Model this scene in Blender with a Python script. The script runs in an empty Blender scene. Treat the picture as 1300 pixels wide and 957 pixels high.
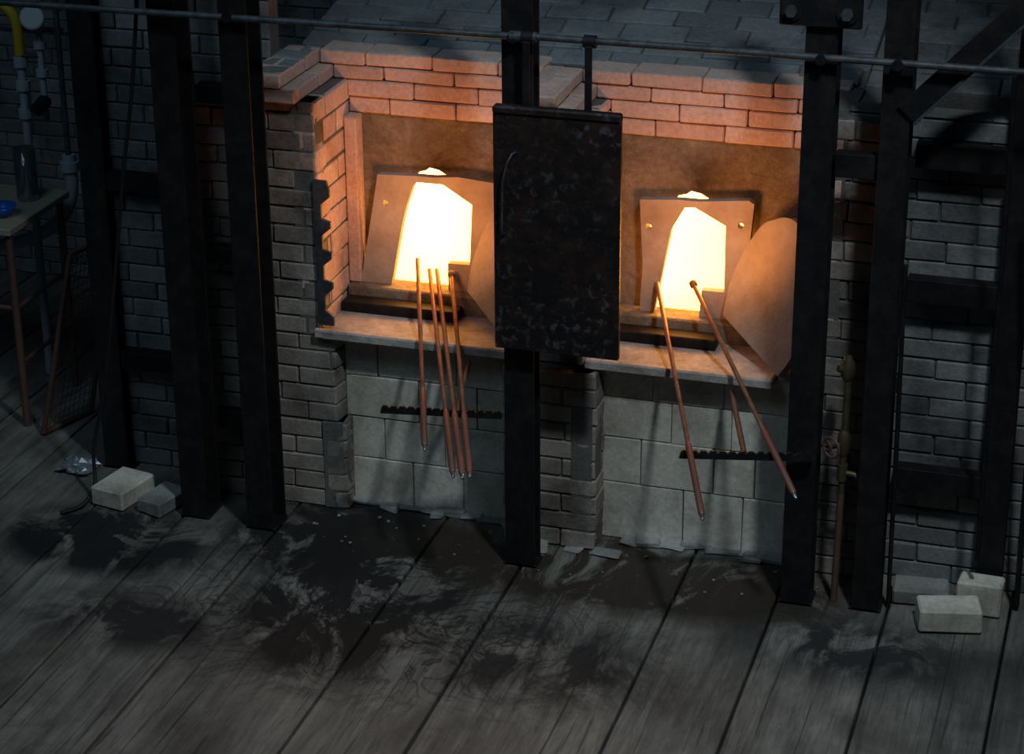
import bpy, math, random
from mathutils import Vector, Matrix
from mathutils.geometry import tessellate_polygon
random.seed(7)
SC=bpy.context.scene
V=Vector
# ------------------------------------------------------------------ camera
yaw,pitch,roll=0.29762,0.39590,0.00744
f=V((-math.sin(yaw)*math.cos(pitch),math.cos(yaw)*math.cos(pitch),-math.sin(pitch)))
rt=V((math.cos(yaw),math.sin(yaw),0)); dn=f.cross(rt)
c,s=math.cos(roll),math.sin(roll)
r2=rt*c+dn*s; d2=-rt*s+dn*c
cam=bpy.data.cameras.new("camera"); co=bpy.data.objects.new("camera",cam)
m=Matrix.Identity(4)
for i in range(3):
    m[i][0]=r2[i]; m[i][1]=-d2[i]; m[i][2]=-f[i]
m[0][3],m[1][3],m[2][3]=2.0317,-6.7294,3.8194
co.matrix_world=m
cam.sensor_width=36; cam.lens=2789.98/1300*36; cam.shift_y=-44.5/1300
cam.clip_start=.05
SC.collection.objects.link(co); SC.camera=co
SC.view_settings.view_transform='Standard'
SC.view_settings.look='None'

# ------------------------------------------------------------------ materials
class NT:
    def __init__(s,name):
        s.m=bpy.data.materials.new(name); s.m.use_nodes=True
        s.t=s.m.node_tree; s.b=s.t.nodes["Principled BSDF"]
        s.tc=s.n("ShaderNodeTexCoord")
    def n(s,k,**kw):
        x=s.t.nodes.new(k)
        for a,b in kw.items(): setattr(x,a,b)
        return x
    def l(s,a,b): s.t.links.new(a,b)
    def noise(s,scale,detail=4,rough=.6,vec=None,stretch=None,dist=0):
        x=s.n("ShaderNodeTexNoise"); x.inputs["Scale"].default_value=scale
        x.inputs["Detail"].default_value=detail; x.inputs["Roughness"].default_value=rough
        x.inputs["Distortion"].default_value=dist
        src=vec or s.tc.outputs["Object"]
        if stretch:
            mp=s.n("ShaderNodeMapping"); mp.inputs["Scale"].default_value=stretch
            s.l(src,mp.inputs[0]); src=mp.outputs[0]
        s.l(src,x.inputs["Vector"]); return x.outputs["Fac"]
    def ramp(s,fac,stops):
        x=s.n("ShaderNodeValToRGB"); e=x.color_ramp.elements
        while len(e)<len(stops): e.new(.5)
        for i,(p,c) in enumerate(stops):
            e[i].position=p; e[i].color=(c,c,c,1) if isinstance(c,(int,float)) else (*c,1)
        s.l(fac,x.inputs[0]); return x.outputs[0]
    def mix(s,fac,a,b,mode='MIX'):
        x=s.n("ShaderNodeMix",data_type='RGBA',blend_type=mode)
        for i,v in ((0,fac),(6,a),(7,b)):
            if isinstance(v,bpy.types.NodeSocket): s.l(v,x.inputs[i])
            elif i==0: x.inputs[0].default_value=v
            else: x.inputs[i].default_value=(*v,1)
        return x.outputs[2]
    def math(s,op,a,b=None):
        x=s.n("ShaderNodeMath",operation=op)
        for i,v in enumerate((a,b)):
            if v is None: continue
            if isinstance(v,bpy.types.NodeSocket): s.l(v,x.inputs[i])
            else: x.inputs[i].default_value=v
        return x.outputs[0]
    def blob(s,c,r,lo=.15,hi=1.):
        mp=s.n("ShaderNodeMapping"); mp.inputs["Location"].default_value=tuple(-a/b if b else 0 for a,b in zip(c,r)); mp.inputs["Scale"].default_value=tuple(1/b if b else 0 for b in r)
        s.l(s.tc.outputs["Object"],mp.inputs[0])
        ln=s.n("ShaderNodeVectorMath",operation='LENGTH'); s.l(mp.outputs[0],ln.inputs[0])
        return s.ramp(ln.outputs["Value"],[(lo,1.),(hi,0.)])
    def island(s): return s.n("ShaderNodeNewGeometry").outputs["Random Per Island"]
    def col(s,v):
        if isinstance(v,bpy.types.NodeSocket): s.l(v,s.b.inputs["Base Color"])
        else: s.b.inputs["Base Color"].default_value=(*v,1)
    def set(s,rough=.8,metal=0.,spec=.5):
        s.b.inputs["Roughness"].default_value=rough; s.b.inputs["Metallic"].default_value=metal
        s.b.inputs["Specular IOR Level"].default_value=spec
    def bump(s,h,strength=.5,dist=.01):
        x=s.n("ShaderNodeBump"); x.inputs["Strength"].default_value=strength; x.inputs["Distance"].default_value=dist
        s.l(h,x.inputs["Height"]); s.l(x.outputs[0],s.b.inputs["Normal"])

def mat_brick(name,c1,c2,grime=(.06,.055,.05),gamt=.6,rough=.92,bmp=.55):
    t=NT(name)
    base=t.mix(t.island(),c1,c2)
    g=t.ramp(t.noise(3.2,6,.65),[(.42,0.),(.68,1.)])
    base=t.mix(t.math('MULTIPLY',g,gamt),base,grime)
    fine=t.ramp(t.noise(60,5,.7),[(.3,.72),(.6,1.)])
    base=t.mix(1.,base,fine,'MULTIPLY')
    t.col(base); t.set(rough,0,.2); t.bump(t.noise(85,5,.7),bmp,.006); return t.m
M_BRICK=mat_brick("firebrick_old",(.29,.245,.20),(.49,.42,.345),(.05,.042,.036),.9)
M_HOOD=mat_brick("firebrick_hood",(.64,.45,.38),(.82,.62,.53),(.32,.19,.13),.5)
M_BLOCK=mat_brick("insulating_block",(.72,.655,.53),(.83,.77,.64),(.20,.16,.115),.75,.92,.25)
M_DARKBR=mat_brick("brick_dark",(.16,.16,.155),(.31,.305,.29),(.04,.04,.04),.85)
M_ROOF=mat_brick("brick_roof",(.20,.215,.22),(.30,.32,.325),(.07,.07,.08),.7)
M_MORTAR=mat_brick("mortar",(.16,.145,.13),(.18,.16,.14),(.05,.045,.04),.5)
M_RUBBLE=mat_brick("rubble",(.30,.29,.26),(.50,.48,.44),(.07,.06,.05),.8)

t=NT("furnace_refractory")
a=t.ramp(t.noise(5,8,.75,dist=.6),[(.30,(.22,.16,.10)),(.5,(.42,.34,.24)),(.72,(.62,.53,.41))])
a=t.mix(1.,a,t.ramp(t.noise(40,5,.8),[(.25,.55),(.6,1.)]),'MULTIPLY')
sn=t.ramp(t.noise(9,6,.7),[(.3,.35),(.6,1.)])
for cx in (-.50,.48):
    k=t.math('MULTIPLY',t.blob((cx,0,1.30),(.17,0,.16),.1,1.),sn)
    a=t.mix(t.math('MULTIPLY',k,.88),a,(.06,.028,.015))
t.col(a); t.set(.95,0,.2); t.bump(t.noise(28,9,.8),1.,.03); M_REF=t.m

t=NT("clay_plate")
a=t.mix(t.ramp(t.noise(7,5,.6),[(.35,0.),(.7,1.)]),(.42,.36,.30),(.28,.225,.185))
t.col(a); t.set(.9,0,.2); t.bump(t.noise(50,5,.6),.5,.006); M_CLAY=t.m

t=NT("shelf_slab")
a=t.ramp(t.noise(9,8,.75),[(.3,(.20,.16,.13)),(.5,(.46,.39,.34)),(.72,(.72,.64,.57))])
t.col(a); t.set(.6,0,.5); t.bump(t.noise(60,6,.75),.8,.008); M_SHELF=t.m

t=NT("steel_black")
a=t.mix(t.ramp(t.noise(14,6,.7),[(.45,0.),(.75,1.)]),(.009,.009,.010),(.032,.025,.021))
t.col(a); t.set(.6,.3,.35); t.bump(t.noise(90,4,.6),.25,.003); M_STEEL=t.m

t=NT("steel_worn")
a=t.mix(t.ramp(t.noise(20,6,.7),[(.4,0.),(.65,1.)]),(.05,.055,.06),(.12,.12,.125))
t.col(a); t.set(.5,.4,.4); M_STEELW=t.m

t=NT("door_scaled_iron")
n1=t.ramp(t.noise(30,5,.6,dist=.3),[(.54,0.),(.64,1.)])
n2=t.ramp(t.noise(6,3,.5),[(.34,0.),(.60,1.)])
k=t.math('MULTIPLY',t.math('MULTIPLY',n1,n2),.8)
a=t.mix(t.math('MULTIPLY',t.ramp(t.noise(9,7,.75),[(.42,0.),(.72,1.)]),.85),(.011,.009,.009),(.060,.028,.017))
a=t.mix(k,a,(.095,.093,.097))
t.col(a); t.set(.5,.2,.4); t.bump(t.noise(45,6,.7),.7,.005); M_DOOR=t.m

t=NT("blowpipe_steel"); t.col(t.mix(t.ramp(t.noise(30,3),[(.4,0.),(.7,1.)]),(.44,.23,.14),(.28,.13,.09))); t.set(.36,.6,.5); M_PIPE=t.m
t=NT("blowpipe_handle"); t.col(t.mix(t.noise(25,4),(.20,.075,.05),(.30,.13,.09))); t.set(.45,.3); M_HAND=t.m
t=NT("pipe_tip"); t.col((.55,.55,.56)); t.set(.25,.9); M_TIP=t.m
t=NT("brass_old"); t.col(t.mix(t.noise(25,4),(.05,.045,.03),(.17,.13,.06))); t.set(.5,.6); M_BRASS=t.m
t=NT("yellow_paint"); t.col((.50,.33,.02)); t.set(.5); M_YEL=t.m
t=NT("pale_pipe"); t.col(t.mix(t.noise(12,4),(.22,.25,.26),(.38,.42,.44))); t.set(.6); M_PPIPE=t.m
t=NT("rust_pipe"); t.col(t.mix(t.noise(25,4),(.10,.05,.035),(.20,.11,.08))); t.set(.6,.3); M_RUST=t.m
t=NT("gauge_face"); t.col((.5,.52,.5)); t.set(.4); M_GAUGE=t.m
t=NT("black_rubber"); t.col((.012,.012,.013)); t.set(.5); M_RUB=t.m
t=NT("blue_enamel"); t.col((.01,.09,.42)); t.set(.25); M_BLUE=t.m
t=NT("foil"); t.col((.5,.52,.55)); t.set(.4,.8); M_FOIL=t.m
t=NT("blue_liquid_glass"); t.col((.02,.12,.5)); t.b.inputs["Transmission Weight"].default_value=.7; t.set(.1); M_BGL=t.m
t=NT("clear_glass"); t.col((.85,.93,.95)); t.b.inputs["Transmission Weight"].default_value=.95; t.set(.05); M_GLASS=t.m
t=NT("table_wood"); t.col(t.mix(t.noise(6,6,.7,stretch=(1,12,1)),(.24,.20,.14),(.42,.36,.27))); t.set(.7); M_TWOOD=t.m

# floor wood
t=NT("floor_planks")
isl=t.island()
off=t.n("ShaderNodeCombineXYZ"); t.l(t.math('MULTIPLY',isl,37.),off.inputs[1]); t.l(t.math('MULTIPLY',isl,11.),off.inputs[2])
va=t.n("ShaderNodeVectorMath",operation='ADD'); t.l(t.tc.outputs["Object"],va.inputs[0]); t.l(off.outputs[0],va.inputs[1])
vec=va.outputs[0]
gr=t.noise(1.,10,.78,vec=vec,stretch=(48,3.6,1),dist=1.1)
gr2=t.noise(1.,5,.6,vec=vec,stretch=(9,.8,1),dist=1.6)
crk=t.ramp(t.noise(1.,4,.6,vec=vec,stretch=(60,.9,1),dist=.9),[(.60,0.),(.65,1.)])
base=t.mix(isl,(.215,.195,.165),(.315,.29,.245))
base=t.mix(1.,base,t.ramp(gr,[(.30,.50),(.5,.88),(.72,1.18)]),'MULTIPLY')
base=t.mix(1.,base,t.ramp(gr2,[(.32,.55),(.6,1.)]),'MULTIPLY')
base=t.mix(t.math('MULTIPLY',crk,.7),base,(.025,.023,.02))
dirt=t.ramp(t.noise(1.7,8,.70,dist=.4),[(.42,0.),(.66,1.)])
base=t.mix(t.math('MULTIPLY',dirt,.7),base,(.04,.034,.028))
warp=t.ramp(t.noise(1.,8,.68,stretch=(3.8,2.6,1),dist=.8),[(.40,0.),(.54,1.)])
streak=t.ramp(t.noise(1.,3,.5,stretch=(3.,3.,1),dist=4.),[(.47,0.),(.50,1.),(.53,1.),(.56,0.)])
for (cx,cy,rx,ry,w,cc) in ((-.50,-.32,.48,.75,1.5,(.010,.010,.010)),(-.75,.02,.5,.35,1.4,(.014,.013,.012)),(.35,.05,1.1,.34,1.2,(.035,.023,.015)),(-1.55,-.22,.5,.32,1.3,(.012,.012,.013)),(.25,-.62,.5,.35,.8,(.022,.022,.022)),(-1.2,-.75,.5,.25,.8,(.022,.022,.022)),(1.25,-.25,.6,.3,.7,(.025,.025,.025))):
    k=t.math('MULTIPLY',t.math('MULTIPLY',t.blob((cx,cy,0),(rx,ry,0)),warp),w)
    k=t.math('MINIMUM',t.math('MULTIPLY',k,2.),.94)
    base=t.mix(k,base,cc)
k=t.math('MULTIPLY',t.math('MULTIPLY',t.blob((-.35,-.55,0),(1.3,.65,0)),streak),.9)
base=t.mix(k,base,(.015,.015,.015))
spk=t.ramp(t.noise(34,3,.6),[(.71,0.),(.75,1.)])
base=t.mix(t.math('MULTIPLY',spk,.4),base,(.34,.34,.32))
t.col(base); t.set(.6,0,.3); t.bump(gr,.4,.006); M_FLOOR=t.m

t=NT("furnace_glow"); t.t.nodes.remove(t.b)
e=t.n("ShaderNodeEmission")
t.l(t.ramp(t.noise(2.2,0,.5),[(.3,(1.,.36,.036)),(.7,(1.,.42,.075))]),e.inputs[0]); e.inputs[1].default_value=13.5
t.l(e.outputs[0],t.t.nodes["Material Output"].inputs[0]); M_GLOW=t.m

# ------------------------------------------------------------------ geometry builder
class B:
    def __init__(s): s.v=[];s.f=[];s.mi=[];s.ms=[];s.sm=[]
    def mat(s,m):
        if m not in s.ms: s.ms.append(m)
        return s.ms.index(m)
    def add(s,vs,fs,m,smooth=False):
        o=len(s.v); s.v+= [tuple(v) for v in vs]; i=s.mat(m)
        for f_ in fs: s.f.append([o+k for k in f_]); s.mi.append(i); s.sm.append(smooth)
    def box(s,x0,x1,y0,y1,z0,z1,m,ch=0.):
        if ch<=0:
            vs=[(x,y,z) for x in(x0,x1) for y in(y0,y1) for z in(z0,z1)]
            s.add(vs,[(0,1,3,2),(4,6,7,5),(0,4,5,1),(2,3,7,6),(0,2,6,4),(1,5,7,3)],m); return
        s.obox(V(((x0+x1)/2,(y0+y1)/2,(z0+z1)/2)),V((1,0,0)),V((0,1,0)),V((0,0,1)),x1-x0,y1-y0,z1-z0,m,ch)
    def obox(s,cen,u,v,w,a,b,c_,m,ch=.004,jit=0.):
        h=(a/2,b/2,c_/2); ax=(u,v,w); vs=[];idx={}
        for sx in(-1,1):
            for sy in(-1,1):
                for sz in(-1,1):
                    sg=(sx,sy,sz)
                    j=[random.uniform(-jit,jit) for _ in range(3)]
                    for k in range(3):
                        p=V(cen)
                        for q in range(3):
                            d=h[q]-(0 if q==k else ch)
                            p=p+ax[q]*(sg[q]*d+j[q])
                        idx[(sg,k)]=len(vs); vs.append(p)
        fs=[]
        for k in range(3):
            o1,o2=(k+1)%3,(k+2)%3
            for sg in(-1,1):
                q=[]
                for a1,a2 in((-1,-1),(1,-1),(1,1),(-1,1)):
                    t_=[0,0,0]; t_[k]=sg;t_[o1]=a1;t_[o2]=a2; q.append(idx[(tuple(t_),k)])
                fs.append(q if sg>0 else q[::-1])
        for k in range(3):
            o1,o2=(k+1)%3,(k+2)%3
            for a1 in(-1,1):
                for a2 in(-1,1):
                    lo=[0,0,0];lo[k]=-1;lo[o1]=a1;lo[o2]=a2
                    hi=[0,0,0];hi[k]=1;hi[o1]=a1;hi[o2]=a2
                    q=[idx[(tuple(lo),o1)],idx[(tuple(hi),o1)],idx[(tuple(hi),o2)],idx[(tuple(lo),o2)]]
                    fs.append(q if a1*a2<0 else q[::-1])
        for sx in(-1,1):
            for sy in(-1,1):
                for sz in(-1,1):
                    q=[idx[((sx,sy,sz),k)] for k in range(3)]
                    fs.append(q if sx*sy*sz>0 else q[::-1])
        s.add(vs,fs,m)
    def tube(s,pts,r,m,n=12,r_end=None,caps=True):
        pts=[V(p) for p in pts]; N=len(pts); vs=[]
        rr=r if isinstance(r,(list,tuple)) else [r+( (r_end-r)*i/(N-1) if r_end is not None else 0) for i in range(N)]
        up=None
        for i,p in enumerate(pts):
            d=(pts[min(i+1,N-1)]-pts[max(i-1,0)]).normalized()
            if up is None: up=V((0,0,1)) if abs(d.z)<.9 else V((1,0,0))
            a=d.cross(up).normalized(); b=a.cross(d).normalized(); up=b
            for k in range(n):
                an=2*math.pi*k/n; vs.append(p+(a*math.cos(an)+b*math.sin(an))*rr[i])
        fs=[]
        for i in range(N-1):
            for k in range(n):
                k2=(k+1)%n; fs.append((i*n+k,i*n+k2,(i+1)*n+k2,(i+1)*n+k))
        s.add(vs,fs,m,True)
        if caps:
            s.add(vs[:n],[tuple(range(n))],m); s.add(vs[-n:],[tuple(range(n))[::-1]],m)
    def lathe(s,cen,prof,m,n=28,axis=V((0,0,1))):
        axis=V(axis).normalized(); a=axis.orthogonal().normalized(); b=axis.cross(a); vs=[]
        for r,h in prof:
            for k in range(n):
                an=2*math.pi*k/n; vs.append(V(cen)+axis*h+(a*math.cos(an)+b*math.sin(an))*r)
        fs=[]
        for i in range(len(prof)-1):
            for k in range(n):
                k2=(k+1)%n; fs.append((i*n+k,i*n+k2,(i+1)*n+k2,(i+1)*n+k))
        s.add(vs,fs,m,True)
    def poly(s,outer,holes,o,u,v,depth,m):
        """prism of a 2D polygon (with holes); front face at o, extruded by -n*depth, n=u x v"""
        n=u.cross(v).normalized(); loops=[outer]+holes
        tri=tessellate_polygon([[V((p[0],p[1],0)) for p in lp] for lp in loops])
        flat=[p for lp in loops for p in lp]
        F=[o+u*p[0]+v*p[1] for p in flat]; K=[q-n*depth for q in F]
        s.add(F,[tuple(t_) for t_ in tri],m); s.add(K,[tuple(t_)[::-1] for t_ in tri],m)
        b=0
        for lp in loops:
            L=len(lp)
            vs=[F[b+i] for i in range(L)]+[K[b+i] for i in range(L)]
            s.add(vs,[(i,(i+1)%L,L+(i+1)%L,L+i) for i in range(L)],m); b+=L
    def bricks(s,o,u,v,W,H,m,bw=.225,ch=.071,depth=.08,gap=.005,jit=.0025,off=None,keep=None,back=True):
        o=V(o);u=V(u).normalized();v=V(v).normalized();n=u.cross(v); row=0; y=0.
        while y<H-.008:
            h=min(ch,H-y); x=-(bw/2 if row%2 else 0.) - (off or 0)
            while x<W-.004:
                w=bw*random.uniform(.93,1.07)
                a,b=max(x,0.),min(x+w,W)
                if b-a>.02 and (keep is None or keep((a+b)/2,y+h/2)):
                    jn=random.uniform(-jit,jit)*1.6-.0005; g=gap/2*random.uniform(.6,1.6)
                    cen=o+u*((a+b)/2)+v*(y+h/2)+n*(jn-depth/2)
                    s.obox(cen,u,v,n,b-a-2*g,h-2*g,depth,m,.0045,.0015)
                x+=w
            y+=h; row+=1
        if back:
            q=o-n*.012
            s.obox(q+u*(W/2)+v*(H/2)-n*(depth/2),u,v,n,W-.004,H-.004,depth,M_MORTAR,.001)
    def done(s,name,parent=None):
        me=bpy.data.meshes.new(name); me.from_pydata(s.v,[],s.f)
        for m_ in s.ms: me.materials.append(m_)
        me.polygons.foreach_set("material_index",s.mi); me.polygons.foreach_set("use_smooth",s.sm)
        me.update()
        ob=bpy.data.objects.new(name,me); SC.collection.objects.link(ob)
        if parent: ob.parent=parent
        return ob
def empty(name):
    e_=bpy.data.objects.new(name,None); SC.collection.objects.link(e_); return e_
X,Y,Z=V((1,0,0)),V((0,1,0)),V((0,0,1))

# ------------------------------------------------------------------ floor
b=B()
seams=[-4.2,-3.85,-3.5,-3.15,-2.8,-2.45,-2.1,-1.718,-1.353,-.968,-.385,-.008,.578,.926,1.311,1.719,2.1,2.5,2.95,3.4]
for i in range(len(seams)-1):
    g=.004+random.random()*.003
    b.box(seams[i]+g,seams[i+1]-g,-2.9,3.2,-.05,random.uniform(-.003,0),M_FLOOR,.004)
b.box(-4.3,3.5,-2.95,3.25,-.12,-.055,M_RUB)
b.done("floor")

# ------------------------------------------------------------------ furnace
FU=empty("glass_furnace")
PF=.25
b=B()
b.bricks((-1.32,PF,.0),X,Z,.555,.36,M_BRICK)
b.bricks((-1.32,PF,.36),X,Z,.52,.345,M_BRICK,off=.06)
b.bricks((-1.32,PF,.705),X,Z,.48,.895,M_BRICK,off=.03)
b.box(-1.32,-.77,PF+.08,.55,0,.70,M_MORTAR); b.box(-1.32,-.845,PF+.08,.70,.70,1.595,M_MORTAR)
b.bricks((-.84,PF,.705),Y,Z,.38,.895,M_HOOD,bw=.23,ch=.09)
b.done("left_pier",FU)
b=B()
b.bricks((-.765,PF,0),V((-.01,.13,0)),Z,.12,.36,M_BRICK)
b.bricks((-.80,PF,.36),V((.02,.13,0)),Z,.13,.345,M_BRICK)
b.done("lower_pier_return",FU)
b=B()
b.bricks((-.13,.19,0),X,Z,.35,.70,M_BRICK)
b.bricks((-.13,PF,.70),X,Z,.29,.90,M_BRICK)
b.bricks((.22,.19,0),Y,Z,.16,.70,M_BRICK)
b.bricks((.16,PF,.705),Y,Z,.36,.895,M_HOOD)
b.box(-.125,.14,.3,.7,0,1.595,M_MORTAR)
b.bricks((-.13,.62,.705),-Y,Z,.37,.895,M_HOOD)
b.done("centre_pier",FU)
b=B()
b.bricks((.90,PF,0),X,Z,.30,.70,M_BRICK)
b.bricks((.965,PF,.70),X,Z,.235,1.0,M_BRICK)
b.bricks((.965,.62,.705),-Y,Z,.37,.995,M_HOOD)
b.box(1.05,1.2,.33,.7,0,1.69,M_MORTAR)
b.done("right_pier",FU)
# stepped cornice around the two recesses (open at front)
b=B()
def cornice(x0,x1,yb,z0,z1,left,right,xl,xr):
    b.bricks((x0,yb,z0),X,Z,x1-x0,z1-z0,M_HOOD,bw=.27,ch=z1-z0+.01,depth=.14,back=False,off=random.random()*.1)
    if left: b.bricks((x0,.20,z0),Y,Z,yb-.2+.02,z1-z0,M_HOOD,bw=.24,ch=z1-z0+.01,depth=x0-xl,back=False)
    if right: b.bricks((x1,yb+.02,z0),-Y,Z,yb-.2+.02,z1-z0,M_HOOD,bw=.24,ch=z1-z0+.01,depth=xr-x1,back=False)
for (x0,x1,xl,xr) in ((-.84,-.13,-1.07,-.0),(.16,.965,.02,1.05)):
    L=(x0<-.5)
    cornice(x0-.10,x1+.05,.572,1.655,1.71,True,L,xl if L else -.02,x1+.12 if L else xr)
    cornice(x0-.05,x1+.03,.578,1.60,1.655,True,L,xl if L else -.02,x1+.12 if L else xr)
for (x0,x1) in ((-.84,-.13),(.16,.965)):
    b.bricks((x0,.582,1.535),X,Z,x1-x0,.065,M_HOOD,bw=.25,ch=.066,depth=.1,back=False)
    b.bricks((x0,.590,1.47),X,Z,x1-x0,.065,M_HOOD,bw=.25,ch=.066,depth=.1,off=.1,back=False)
b.done("stepped_hood",FU)
b=B()
b.box(-.84,-.79,.53,.60,.82,1.47,M_HOOD,.006)
b.box(-.215,-.13,.53,.60,.82,1.47,M_HOOD,.006)
b.box(.16,.20,.55,.60,.82,1.47,M_HOOD,.006)
b.done("alcove_jamb",FU)
# refractory back wall with port holes
b=B()
def arch(x0,x1,z0,z1,xp):
    return [(x0,z0),(x1,z0),(x1,z1-.10),(x1-.03,z1-.06),(xp+.10,z1-.045),(xp+.055,z1-.022),(xp+.02,z1-.002),(xp-.015,z1+.004),(xp-.03,z1-.008),(xp-.06,z1-.016),(xp-.085,z1-.05),(x0+.04,z1-.07),(x0,z1-.10)]
hL=arch(-.705,-.33,.80,1.274,-.515); hR=arch(.300,.672,.80,1.274,.475)
b.poly([(-.86,.72),(-.11,.72),(-.11,1.50),(-.86,1.50)],[hL],V((0,.60,0)),X,Z,.05,M_REF)
b.poly([(.14,.72),(.98,.72),(.98,1.50),(.14,1.50)],[hR],V((0,.60,0)),X,Z,.05,M_REF)
b.done("refractory_wall",FU)
# chambers, enclosed in masonry
for nm,x0,x1 in (("left_fire_chamber",-.76,-.27),("right_fire_chamber",.24,.73)):
    b=B()
    y0,y1,z0,z1=.652,.95,.76,1.33
    vs=[(x,y,z) for x in(x0,x1) for y in(y0,y1) for z in(z0,z1)]
    b.add(vs,[(0,1,3,2),(4,6,7,5),(2,3,7,6),(0,2,6,4),(1,5,7,3)],M_GLOW)
    b.done(nm,FU)
b=B()
b.box(-1.05,1.15,.955,1.2,0,1.62,M_MORTAR)
b.box(-1.05,1.15,.70,1.2,1.335,1.64,M_MORTAR); b.box(-1.05,1.15,.652,1.2,0,.755,M_MORTAR)
b.box(-1.05,-.765,.655,.955,.75,1.34,M_MORTAR); b.box(-.265,.235,.655,.955,.75,1.34,M_MORTAR); b.box(.735,1.15,.655,.955,.75,1.34,M_MORTAR)
b.done("furnace_core",FU)
b=B()
for x0,x1 in ((-.835,-.135),(.165,.96)):
    b.box(x0,x1,.50,.60,.70,.82,M_REF,.006)
b.done("port_sill",FU)
b=B()
b.box(-.83,-.375,.42,.495,.744,.785,M_STEEL,.004); b.box(.20,.60,.42,.495,.744,.785,M_STEEL,.004)
b.done("sill_iron_bar",FU)
b=B()
b.box(-.865,-.835,.222,PF-.002,.71,.742,M_SHELF,.003); b.box(-.84,-.06,.222,.62,.705,.742,M_SHELF,.006)
b.box(.165,.845,.222,.62,.705,.742,M_SHELF,.006); b.box(.845,.962,.30,.62,.705,.742,M_SHELF,.006)
b.done("working_shelf",FU)
b=B()
def blocks(rows,y):
    for z0,z1,xs in rows:
        for i in range(len(xs)-1):
            g=.0018
            b.obox(V(((xs[i]+xs[i+1])/2,y+.05+random.uniform(-.003,.003),(z0+z1)/2)),X,Y,Z,xs[i+1]-xs[i]-2*g,.10,z1-z0-2*g,M_BLOCK,.003,.0015)
blocks([(.0,.19,[-.79,-.53,-.33,-.13]),(.19,.36,[-.79,-.64,-.40,-.13]),(.36,.53,[-.79,-.5,-.27,-.13]),(.53,.71,[-.79,-.66,-.35,-.13])],.33)
blocks([(.0,.23,[.21,.52,.74,.92]),(.23,.41,[.21,.36,.63,.78,.92]),(.41,.57,[.21,.47,.69,.92]),(.57,.71,[.21,.40,.66,.92])],.31)
b.box(-.8,-.13,.44,.6,0,.70,M_MORTAR); b.box(.2,.95,.42,.6,0,.70,M_MORTAR)
b.done("lower_block_infill",FU)
b=B()
x=-.80
while x<.93:
    w=random.uniform(.04,.14)
    if not(-.15<x<.2 and random.random()<.4):
        d=random.uniform(.03,.08); h=random.uniform(.010,.028)
        yb=.33 if (x<-.13 or x>.22) else .19
        an=random.uniform(-.15,.15); u=V((math.cos(an),math.sin(an),0)); v=V((-math.sin(an),math.cos(an),0))
        b.obox(V((x+w/2,yb-d/2,h/2)),u,v,Z,w,d,h,M_RUBBLE,.005,.005)
    x+=w*.8
for i in range(40):
    xx=random.uniform(-.85,1.2); yy=random.uniform(-.02,.22); r=random.uniform(.002,.006)
    b.obox(V((xx,yy,r*.6)),V((.8,.6,0)),V((-.6,.8,0)),Z,r*2,r*1.6,r*1.2,M_RUBBLE,.001,r*.2)
b.done("crumbled_footing",FU)
b=B()
sl=math.radians(12); vv=V((0,math.cos(sl),math.sin(sl)))
b.bricks((-1.05,.66,1.70),X,vv,2.10,1.7,M_ROOF,bw=.235,ch=.118,depth=.07,gap=.006)
b.bricks((1.05,.66,1.70),X,vv,1.9,1.7,M_DARKBR,bw=.235,ch=.118,depth=.07,gap=.006)
b.bricks((-1.08,.22,1.71),X,Y,.138,.40,M_ROOF,bw=.14,ch=.1,depth=.05,back=False)
b.done("furnace_roof",FU)
b=B()
b.bricks((-1.80,.40,0),X,Z,.74,2.25,M_DARKBR)
b.done("left_casing_wall",FU)
b=B()
b.bricks((1.05,.30,0),X,Z,1.6,1.72,M_DARKBR)
b.done("right_casing_wall",FU)

# ------------------------------------------------------------------ room wall behind
b=B()
b.bricks((-4.2,2.2,0),X,Z,2.9,2.8,M_DARKBR,depth=.1)
b.done("wall_back")

# ------------------------------------------------------------------ columns (H section)
def column(x0,x1,y0,y1,top=2.65,name="steel_column"):
    b=B(); t_=.012; xm=(x0+x1)/2
    b.box(x0,x1,y0,y0+t_,0,top,M_STEEL,.002); b.box(x0,x1,y1-t_,y1,0,top,M_STEEL,.002)
    b.box(xm-.006,xm+.006,y0+t_,y1-t_,0,top,M_STEEL)
    b.box(x0-.008,x1+.008,y0-.0,y1+.0,0,.010,M_STEEL,.002)
    return b.done(name)
column(-1.83,-1.73,.33,.395); column(-1.352,-1.25,.02,.15); column(-1.075,-.972,0,.13)
column(-.062,.045,0,.085); column(.942,1.045,0,.10); column(1.188,1.283,.02,.12); column(1.59,1.68,.21,.29)
def beam(x0,x1,y0,y1,z0,z1):
    b=B(); t_=.008
    b.box(x0,x1,y0,y0+t_,z0,z1,M_STEEL,.001); b.box(x0,x1,y0+t_,y1,z1-t_,z1,M_STEEL); b.box(x0,x1,y0+t_,y1,z0,z0+t_,M_STEEL)
    b.done("steel_crossbeam")
for z in (1.20,.47): beam(-1.728,-1.36,.34,.39,z-.035,z+.035)
for z in (1.60,.99,.33): beam(-1.248,-1.08,.152,.21,z,z+.065)
for z in (1.60,1.13,.43): beam(1.286,1.587,.215,.275,z-.04,z+.04)
beam(1.048,1.185,.05,.10,1.56,1.64)

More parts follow.
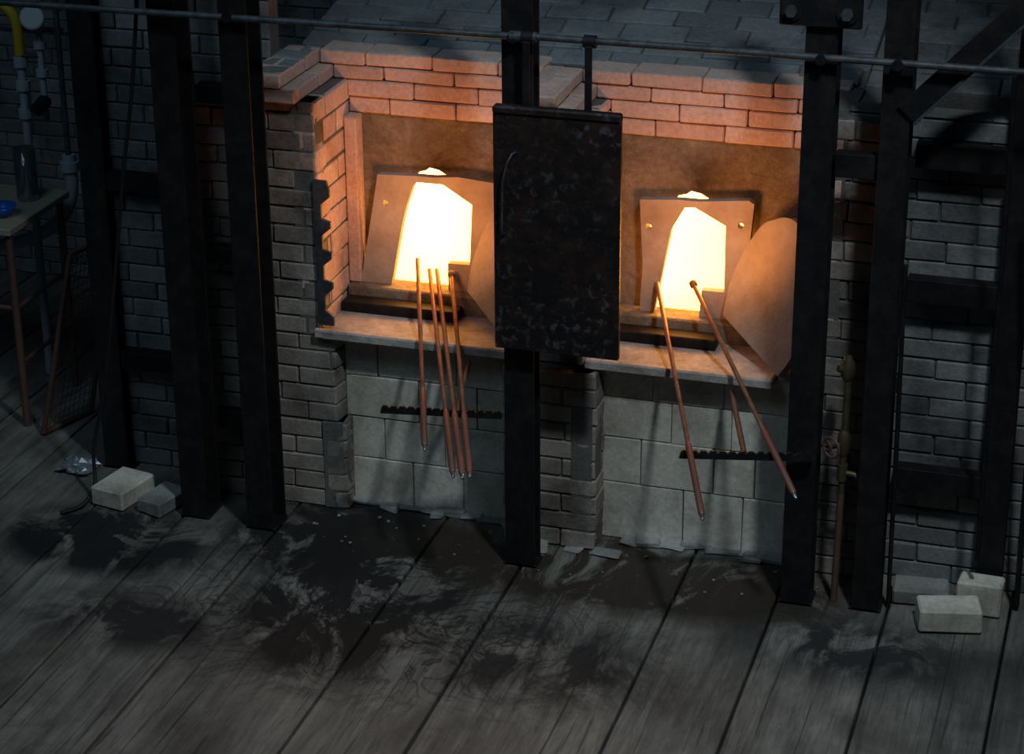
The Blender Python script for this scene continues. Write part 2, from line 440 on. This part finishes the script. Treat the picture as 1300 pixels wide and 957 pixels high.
# overhead rail
b=B(); b.tube([(-3.2,-.035,1.965),(-1.8,-.035,1.965),(.0,-.035,1.975),(.03,-.035,1.978),(2.4,-.035,1.975)],.012,M_STEELW)
for x in (-1.02,-.01,1.0,1.24): b.tube([(x,-.05,1.972),(x,-.002,1.972)],.018,M_STEEL)
b.tube([(-.02,-.036,1.976),(.07,-.036,1.977)],.018,M_STEELW)
b.done("overhead_rail")
b=B(); b.tube([(-2.9,-.05,2.045),(-1.1,-.05,2.05)],.022,M_STEELW); b.done("overhead_conduit")

# furnace shield door
b=B()
b.box(-.073,.365,-.07,-.045,.88,1.745,M_DOOR,.004)
b.box(-.073,.365,-.078,-.04,1.72,1.748,M_DOOR,.006)
for x in (.25,.04):
    b.box(x-.012,x+.012,-.060,-.050,1.70,1.965,M_STEEL,.002)
    b.tube([(x-.02,-.035,1.975),(x+.02,-.035,1.975)],.022,M_STEEL)
hp=[(-.035,-.07,1.30),(-.035,-.10,1.31),(-.035,-.10,1.33),(-.03,-.10,1.5),(-.015,-.10,1.56),(-.0,-.09,1.59),(.005,-.07,1.59)]
b.tube(hp,.004,M_STEELW,8)
b.done("furnace_shield_door")

# port plates
def circ(cx,cz,r,n=12): return [(cx+r*math.cos(2*math.pi*i/n),cz+r*math.sin(2*math.pi*i/n)) for i in range(n)]
b=B()
b.poly([(-.672,.822),(-.625,1.06),(-.605,1.14),(-.575,1.225),(-.56,1.238),(-.46,1.238),(-.348,1.17),(-.36,.933),(-.446,.93),(-.446,.822),(-.25,.822),(-.245,1.26),(-.40,1.272),(-.50,1.262),(-.56,1.262),(-.715,1.255),(-.735,1.14),(-.795,.822)],[circ(-.688,1.145,.012)],V((0,.540,0)),X,Z,.033,M_CLAY)
b.done("clay_port_plate")
b=B()
b.poly([(.345,.822),(.402,1.147),(.45,1.235),(.487,1.238),(.60,1.18),(.602,.926),(.52,.926),(.512,.822),(.668,.822),(.70,1.27),(.68,1.282),(.50,1.262),(.43,1.262),(.285,1.25),(.300,1.0),(.29,.822)],[circ(.318,1.15,.012),circ(.655,1.185,.011)],V((0,.540,0)),X,Z,.033,M_CLAY)
b.done("clay_port_plate")

# arched clay slabs standing between shelf and side wall
def slab(off):
    b=B(); o=V((.612,.485,.86))+V(off)
    U_=V((.25,-.26,-.10)); W_=V((.07,.065,.405))
    ctrl=[(1.0,0),(1.147,.328),(1.10,.784),(1.03,1.02),(.93,1.155),(.776,1.21),(.58,1.175),(.394,1.06),(.237,.922),(.062,.581),(-.02,.243),(0,0)]
    pts=[]
    for i in range(len(ctrl)-1):
        p0=V(ctrl[max(i-1,0)]);p1=V(ctrl[i]);p2=V(ctrl[i+1]);p3=V(ctrl[min(i+2,len(ctrl)-1)])
        for k in range(4):
            q=k/4; r_=.5*((2*p1)+(-p0+p2)*q+(2*p0-5*p1+4*p2-p3)*q*q+(-p0+3*p1-3*p2+p3)*q**3); pts.append((r_.x,r_.y))
    pts.append((0,0))
    b.poly(pts,[],o,U_,W_,.034,M_CLAY)
    return b.done("arched_clay_slab")
slab((0,0,0)); slab((-.965,0,-.01))

# blowpipes
def blowpipe(a,e,knob=False):
    a=V(a);e=V(e); d=(e-a).normalized(); b=B(); L=(e-a).length
    b.tube([a,a+d*(L*.72)],.0082,M_PIPE)
    b.tube([a+d*(L*.70),a+d*(L*.71),e-d*.03,e-d*.02],[.0085,.0115,.0115,.0085],M_HAND)
    b.tube([e-d*.02,e-d*.006,e],[.0068,.0068,.005],M_TIP)
    if knob: b.tube([a-d*.012,a-d*.006,a+d*.012,a+d*.016],[.008,.014,.014,.008],M_RUST)
    return b.done("blowpipe")
def ext(a,e,k=.03): a=V(a);e=V(e); return a+(a-e)*k
for a,e,kn in (((-.551,.5,.931),(-.279,-.236,.536),0),((-.503,.5,.892),(-.15,-.315,.488),0),((-.474,.5,.895),(-.115,-.32,.489),0),((-.419,.5,.906),(-.096,-.298,.486),1),((.369,.5,.928),(.749,-.44,.515),0),((.496,.5,.964),(1.02,-.241,.535),1)):
    blowpipe(a if kn else ext(a,e),e,kn)

def rest(p0,p1,strut,name="blowpipe_rest"):
    p0=V(p0);p1=V(p1); u=(p1-p0); L=u.length; u.normalize(); b=B()
    pts=[(0,-.022),(L,-.022)]; n=int(L/.03)
    for i in range(n,0,-1):
        x=i*L/n; pts+=[(x,0.),(x-.008,.008),(x-.020,.008),(x-.026,0.)]
    b.poly(pts,[],p0-V((0,.004,0)),u,Z,.010,M_STEEL)
    b.obox((p0+p1)/2+V((0,.018,-.018)),u,Z.cross(u),Z,L,.035,.007,M_STEEL,.001)
    a,e=strut; b.tube([a,e],.010,M_RUST)
    return b.done(name)
rest((-.50,-.075,.603),(-.072,-.006,.603),((-.262,.21,.69),(-.225,-.035,.60)))
rest((.602,-.15,.606),(1.04,-.048,.606),((.705,.21,.69),(.812,-.085,.60)))

b=B()
pts=[(0,0),(.06,0),(.06,.035)]
for i in range(4):
    z0=.06+i*.118
    pts+=[(.028,z0),(.028,z0+.055),(.062,z0+.085),(.062,z0+.108)]
pts+=[(.05,.56),(0,.56)]
b.poly(pts,[],V((-.848,.232,.76)),X,Z,.012,M_STEELW)
b.done("toothed_iron_rack")

# gas pipe with valve
b=B(); gx,gy=1.125,.07
b.tube([(gx-.005,gy,0),(gx,gy,.42)],.012,M_RUST); b.tube([(gx,gy,.42),(gx+.003,gy,.90)],.012,M_BRASS)
b.tube([(gx,gy,.56),(gx,gy,.58),(gx,gy,.64),(gx,gy,.66)],[.012,.022,.022,.012],M_BRASS)
b.tube([(gx,gy,.61),(gx-.035,gy-.05,.61)],.008,M_BRASS)
cc=V((gx-.035,gy-.05,.61)); ax=V((-.035,-.05,0)).normalized(); a_=ax.orthogonal().normalized(); b_=ax.cross(a_)
b.tube([cc+(a_*math.cos(2*math.pi*i/20)+b_*math.sin(2*math.pi*i/20))*.036 for i in range(21)],.005,M_RUST,8)
for i in range(4):
    an=math.pi*i/2; b.tube([cc,cc+(a_*math.cos(an)+b_*math.sin(an))*.036],.004,M_RUST,6)
b.tube([(gx,gy,.84),(gx,gy,.86),(gx,gy,.90),(gx,gy,.93)],[.012,.024,.024,.012],M_BRASS)
b.tube([(gx,gy,.88),(gx-.03,gy-.02,.89)],.012,M_BRASS)
b.tube([(gx,gy,.47),(gx,gy,.50),(gx,gy,.53)],[.018,.018,.018],M_BRASS)
b.tube([(gx,gy,.50),(gx+.045,gy-.01,.50),(gx+.06,gy-.01,.485)],.010,M_BRASS)
b.done("gas_pipe_with_valve")

def fbrick(cx,cy,an,a,w,h,m,z=0,name="loose_fire_brick"):
    b=B(); u=V((math.cos(an),math.sin(an),0)); v=V((-math.sin(an),math.cos(an),0))
    b.obox(V((0,0,0)),u,v,Z,a,w,h,m,.007,.003); ob=b.done(name); ob.location=(cx,cy,z+h/2+.003); return ob
fbrick(-1.635,.10,1.38,.21,.15,.075,M_BLOCK); fbrick(-1.455,.07,1.30,.17,.12,.06,M_RUBBLE)
fbrick(1.525,.0,.25,.215,.12,.085,M_BLOCK); fbrick(1.615,.14,-.05,.15,.09,.12,M_BLOCK); fbrick(1.41,.16,.12,.19,.11,.06,M_RUBBLE)

b=B(); random.seed(3); n=9; vs=[]
for i in range(n):
    for j in range(n): vs.append((-2.0+.15*i/(n-1)+random.uniform(-.008,.008),.22+.12*j/(n-1)+random.uniform(-.008,.008),.004+abs(random.gauss(0,.012))))
b.add(vs,[(i*n+j,(i+1)*n+j,(i+1)*n+j+1,i*n+j+1) for i in range(n-1) for j in range(n-1)],M_FOIL); b.done("crumpled_foil")

def smooth(P,n=8):
    P=[V(p) for p in P]; out=[]
    for i in range(len(P)-1):
        p0=P[max(i-1,0)];p1=P[i];p2=P[i+1];p3=P[min(i+2,len(P)-1)]
        for k in range(n):
            t_=k/n; out.append(.5*((2*p1)+(-p0+p2)*t_+(2*p0-5*p1+4*p2-p3)*t_*t_+(-p0+3*p1-3*p2+p3)*t_**3))
    out.append(P[-1]); return out
b=B(); b.tube(smooth([(-1.37,.0,2.02),(-1.45,.06,1.65),(-1.53,.1,1.32),(-1.60,.1,.9),(-1.67,.1,.5),(-1.745,.1,.2),(-1.735,.06,.06),(-1.75,-.02,.012),(-1.80,-.10,.010)]),.0075,M_RUB,8)
b.done("hanging_cable")

for P,r in (([(1.60,-.06,1.97),(1.605,.0,1.4),(1.60,.05,.75),(1.60,.085,.22)],.009),([(1.30,.0,1.30),(1.305,.04,.7),(1.31,.07,.012)],.008),([(1.70,.02,1.6),(1.73,.1,.8),(1.74,.17,.015)],.010)):
    b=B(); b.tube(smooth(P),r,M_STEEL,8); b.done("iron_rod")

b=B(); b.box(.86,1.12,-.025,-.001,2.07,2.20,M_STEEL,.004)
for x in (.90,1.075):
    b.tube([(x,-.026,2.12),(x,-.034,2.12)],.034,M_STEEL,20); b.tube([(x,-.034,2.12),(x,-.052,2.12)],.020,M_STEELW,6)
b.done("bolted_bracket")
def flat(p0,p1,w,th,m,name):
    p0=V(p0);p1=V(p1);u=(p1-p0);L=u.length;u.normalize(); v=Y; w_=u.cross(v).normalized(); b=B()
    b.obox((p0+p1)/2,u,v,w_,L,th,w,m,.002); b.obox((p0+p1)/2+w_*(-w/2),u,v,w_,L,th*4,.008,M_STEELW,.001); b.done(name)
flat((1.27,.01,1.80),(1.90,.01,2.48),.075,.012,M_STEEL,"diagonal_brace")

# ------------------------------------------------------------------ left side: table, pipes
T=empty("work_table")
b=B(); b.box(-3.2,-2.29,.56,1.07,.845,.875,M_TWOOD,.004); b.done("table_top",T)
b=B()
for x,y in ((-2.32,.60),(-2.32,1.03),(-3.15,.60),(-3.15,1.03)):
    b.tube([(x,y,0),(x,y,.845)],.016,M_RUST)
for z in (.28,.52): b.tube([(-2.32,.60,z),(-2.32,1.03,z)],.010,M_RUST)
b.tube([(-3.15,.60,.52),(-2.32,.60,.52)],.010,M_RUST)
b.done("table_frame",T)
b=B(); b.lathe((-2.40,.70,.877),[(0,.002),(.03,.0),(.05,.02),(.062,.045),(.058,.045),(.046,.022),(.028,.008),(0,.008)],M_BLUE); b.done("blue_bowl")
b=B(); b.lathe((-2.40,.92,.877),[(0,0),(.042,0),(.045,.01),(.045,.22),(.041,.22),(.041,.012),(0,.012)],M_GLASS)
b.lathe((-2.40,.92,.877),[(0,.013),(.0395,.013),(.0395,.05),(0,.05)],M_BGL); b.done("glass_jar")

PW=empty("gas_pipework")
b=B()
b.tube(smooth([(-2.62,1.12,1.66),(-2.54,1.12,1.63),(-2.495,1.12,1.57),(-2.49,1.12,1.43)]),.022,M_YEL); b.done("yellow_hose",PW)
b=B()
b.tube([(-2.49,1.12,1.43),(-2.49,1.12,1.28),(-2.49,1.12,.0)],.018,M_PPIPE)
for z in (1.40,1.30,1.18): b.tube([(-2.49,1.12,z-.02),(-2.49,1.12,z+.02)],.030,M_PPIPE)
b.tube([(-2.49,1.12,1.43),(-2.395,1.12,1.43),(-2.395,1.12,1.58)],.014,M_STEELW)
b.tube([(-2.395,1.12,1.58),(-2.395,1.12,1.15)],.014,M_PPIPE)
for z in (1.48,1.36,1.24): b.tube([(-2.395,1.12,z-.015),(-2.395,1.12,z+.015)],.026,M_PPIPE)
b.tube([(-2.395,1.12,1.24),(-2.395,1.05,1.22)],.03,M_STEEL)
b.tube([(-2.49,1.12,1.20),(-2.395,1.12,1.20)],.012,M_STEELW)
b.tube(smooth([(-2.33,1.16,1.0),(-2.33,1.16,.84),(-2.38,1.15,.72),(-2.52,1.15,.62),(-2.75,1.15,.55),(-3.1,1.15,.52)]),.028,M_PPIPE)
b.tube([(-2.33,1.16,.93),(-2.33,1.16,.97)],.040,M_PPIPE)
b.tube([(-2.33,1.16,1.0),(-2.33,1.16,2.3)],.012,M_STEELW)
b.tube([(-3.1,1.2,1.62),(-2.2,1.2,1.62)],.016,M_PPIPE)
b.tube([(-3.1,1.2,1.52),(-2.2,1.2,1.52)],.012,M_STEELW)
b.done("pipes",PW)
b=B(); g0=V((-2.395,1.08,1.60)); ax=V((.4,-.85,.3)).normalized()
b.lathe(g0,[(0,.03),(.045,.03),(.05,.03),(.05,-.01),(0,-.01)],M_PPIPE,28,ax); b.lathe(g0,[(0,.032),(.043,.032)],M_GAUGE,28,ax)
b.tube([g0-ax*.01,g0-ax*.05],.01,M_BRASS); b.done("pressure_gauge",PW)

b=B(); A0=V((-2.207,.53,.012));A1=V((-2.121,.78,.012));C0=V((-2.03,.56,.80));C1=V((-1.96,.80,.80))
for p,q in ((A0,A1),(A1,C1),(C1,C0),(C0,A0)): b.tube([p,q],.012,M_RUST,8)
for i in range(1,24):
    k=i/24; b.tube([A0.lerp(C0,k),A1.lerp(C1,k)],.0015,M_RUST,5)
for i in range(1,10):
    k=i/10; b.tube([A0.lerp(A1,k),C0.lerp(C1,k)],.0015,M_RUST,5)
b.done("wire_mesh_screen")

# ------------------------------------------------------------------ lights
def aim(o,loc,tgt):
    o.location=loc; o.rotation_euler=(V(tgt)-V(loc)).to_track_quat('-Z','Y').to_euler(); SC.collection.objects.link(o)
def area(name,loc,tgt,size,power,col):
    l=bpy.data.lights.new(name,'AREA'); l.size=size; l.energy=power; l.color=col
    aim(bpy.data.objects.new(name,l),loc,tgt)
def spot(name,loc,tgt,p,ang,col,r=.06):
    l=bpy.data.lights.new(name,'SPOT'); l.energy=p; l.color=col; l.spot_size=math.radians(ang); l.spot_blend=1.; l.shadow_soft_size=r
    aim(bpy.data.objects.new(name,l),loc,tgt)
spot("hall_lamp",(2.6,-3.2,6.2),(.2,-.35,.2),640,50,(.74,.89,1.),.22)
area("hall_fill",(-2.0,-3.5,6.0),(-.2,.2,.4),2.5,45,(.50,.76,1.))  # broad cool fill added for soft ambient light, not an actual roof window
for x in (-.46,.56): spot("hood_fill",(x,.15,1.12),(x-.03,.6,1.36),11.5,170,(1.,.355,.095))  # unseen warm spots added before each port to brighten hood and back wall
w=bpy.data.worlds.new("world"); SC.world=w; w.use_nodes=True
w.node_tree.nodes["Background"].inputs[0].default_value=(.25,.5,.9,1); w.node_tree.nodes["Background"].inputs[1].default_value=.012
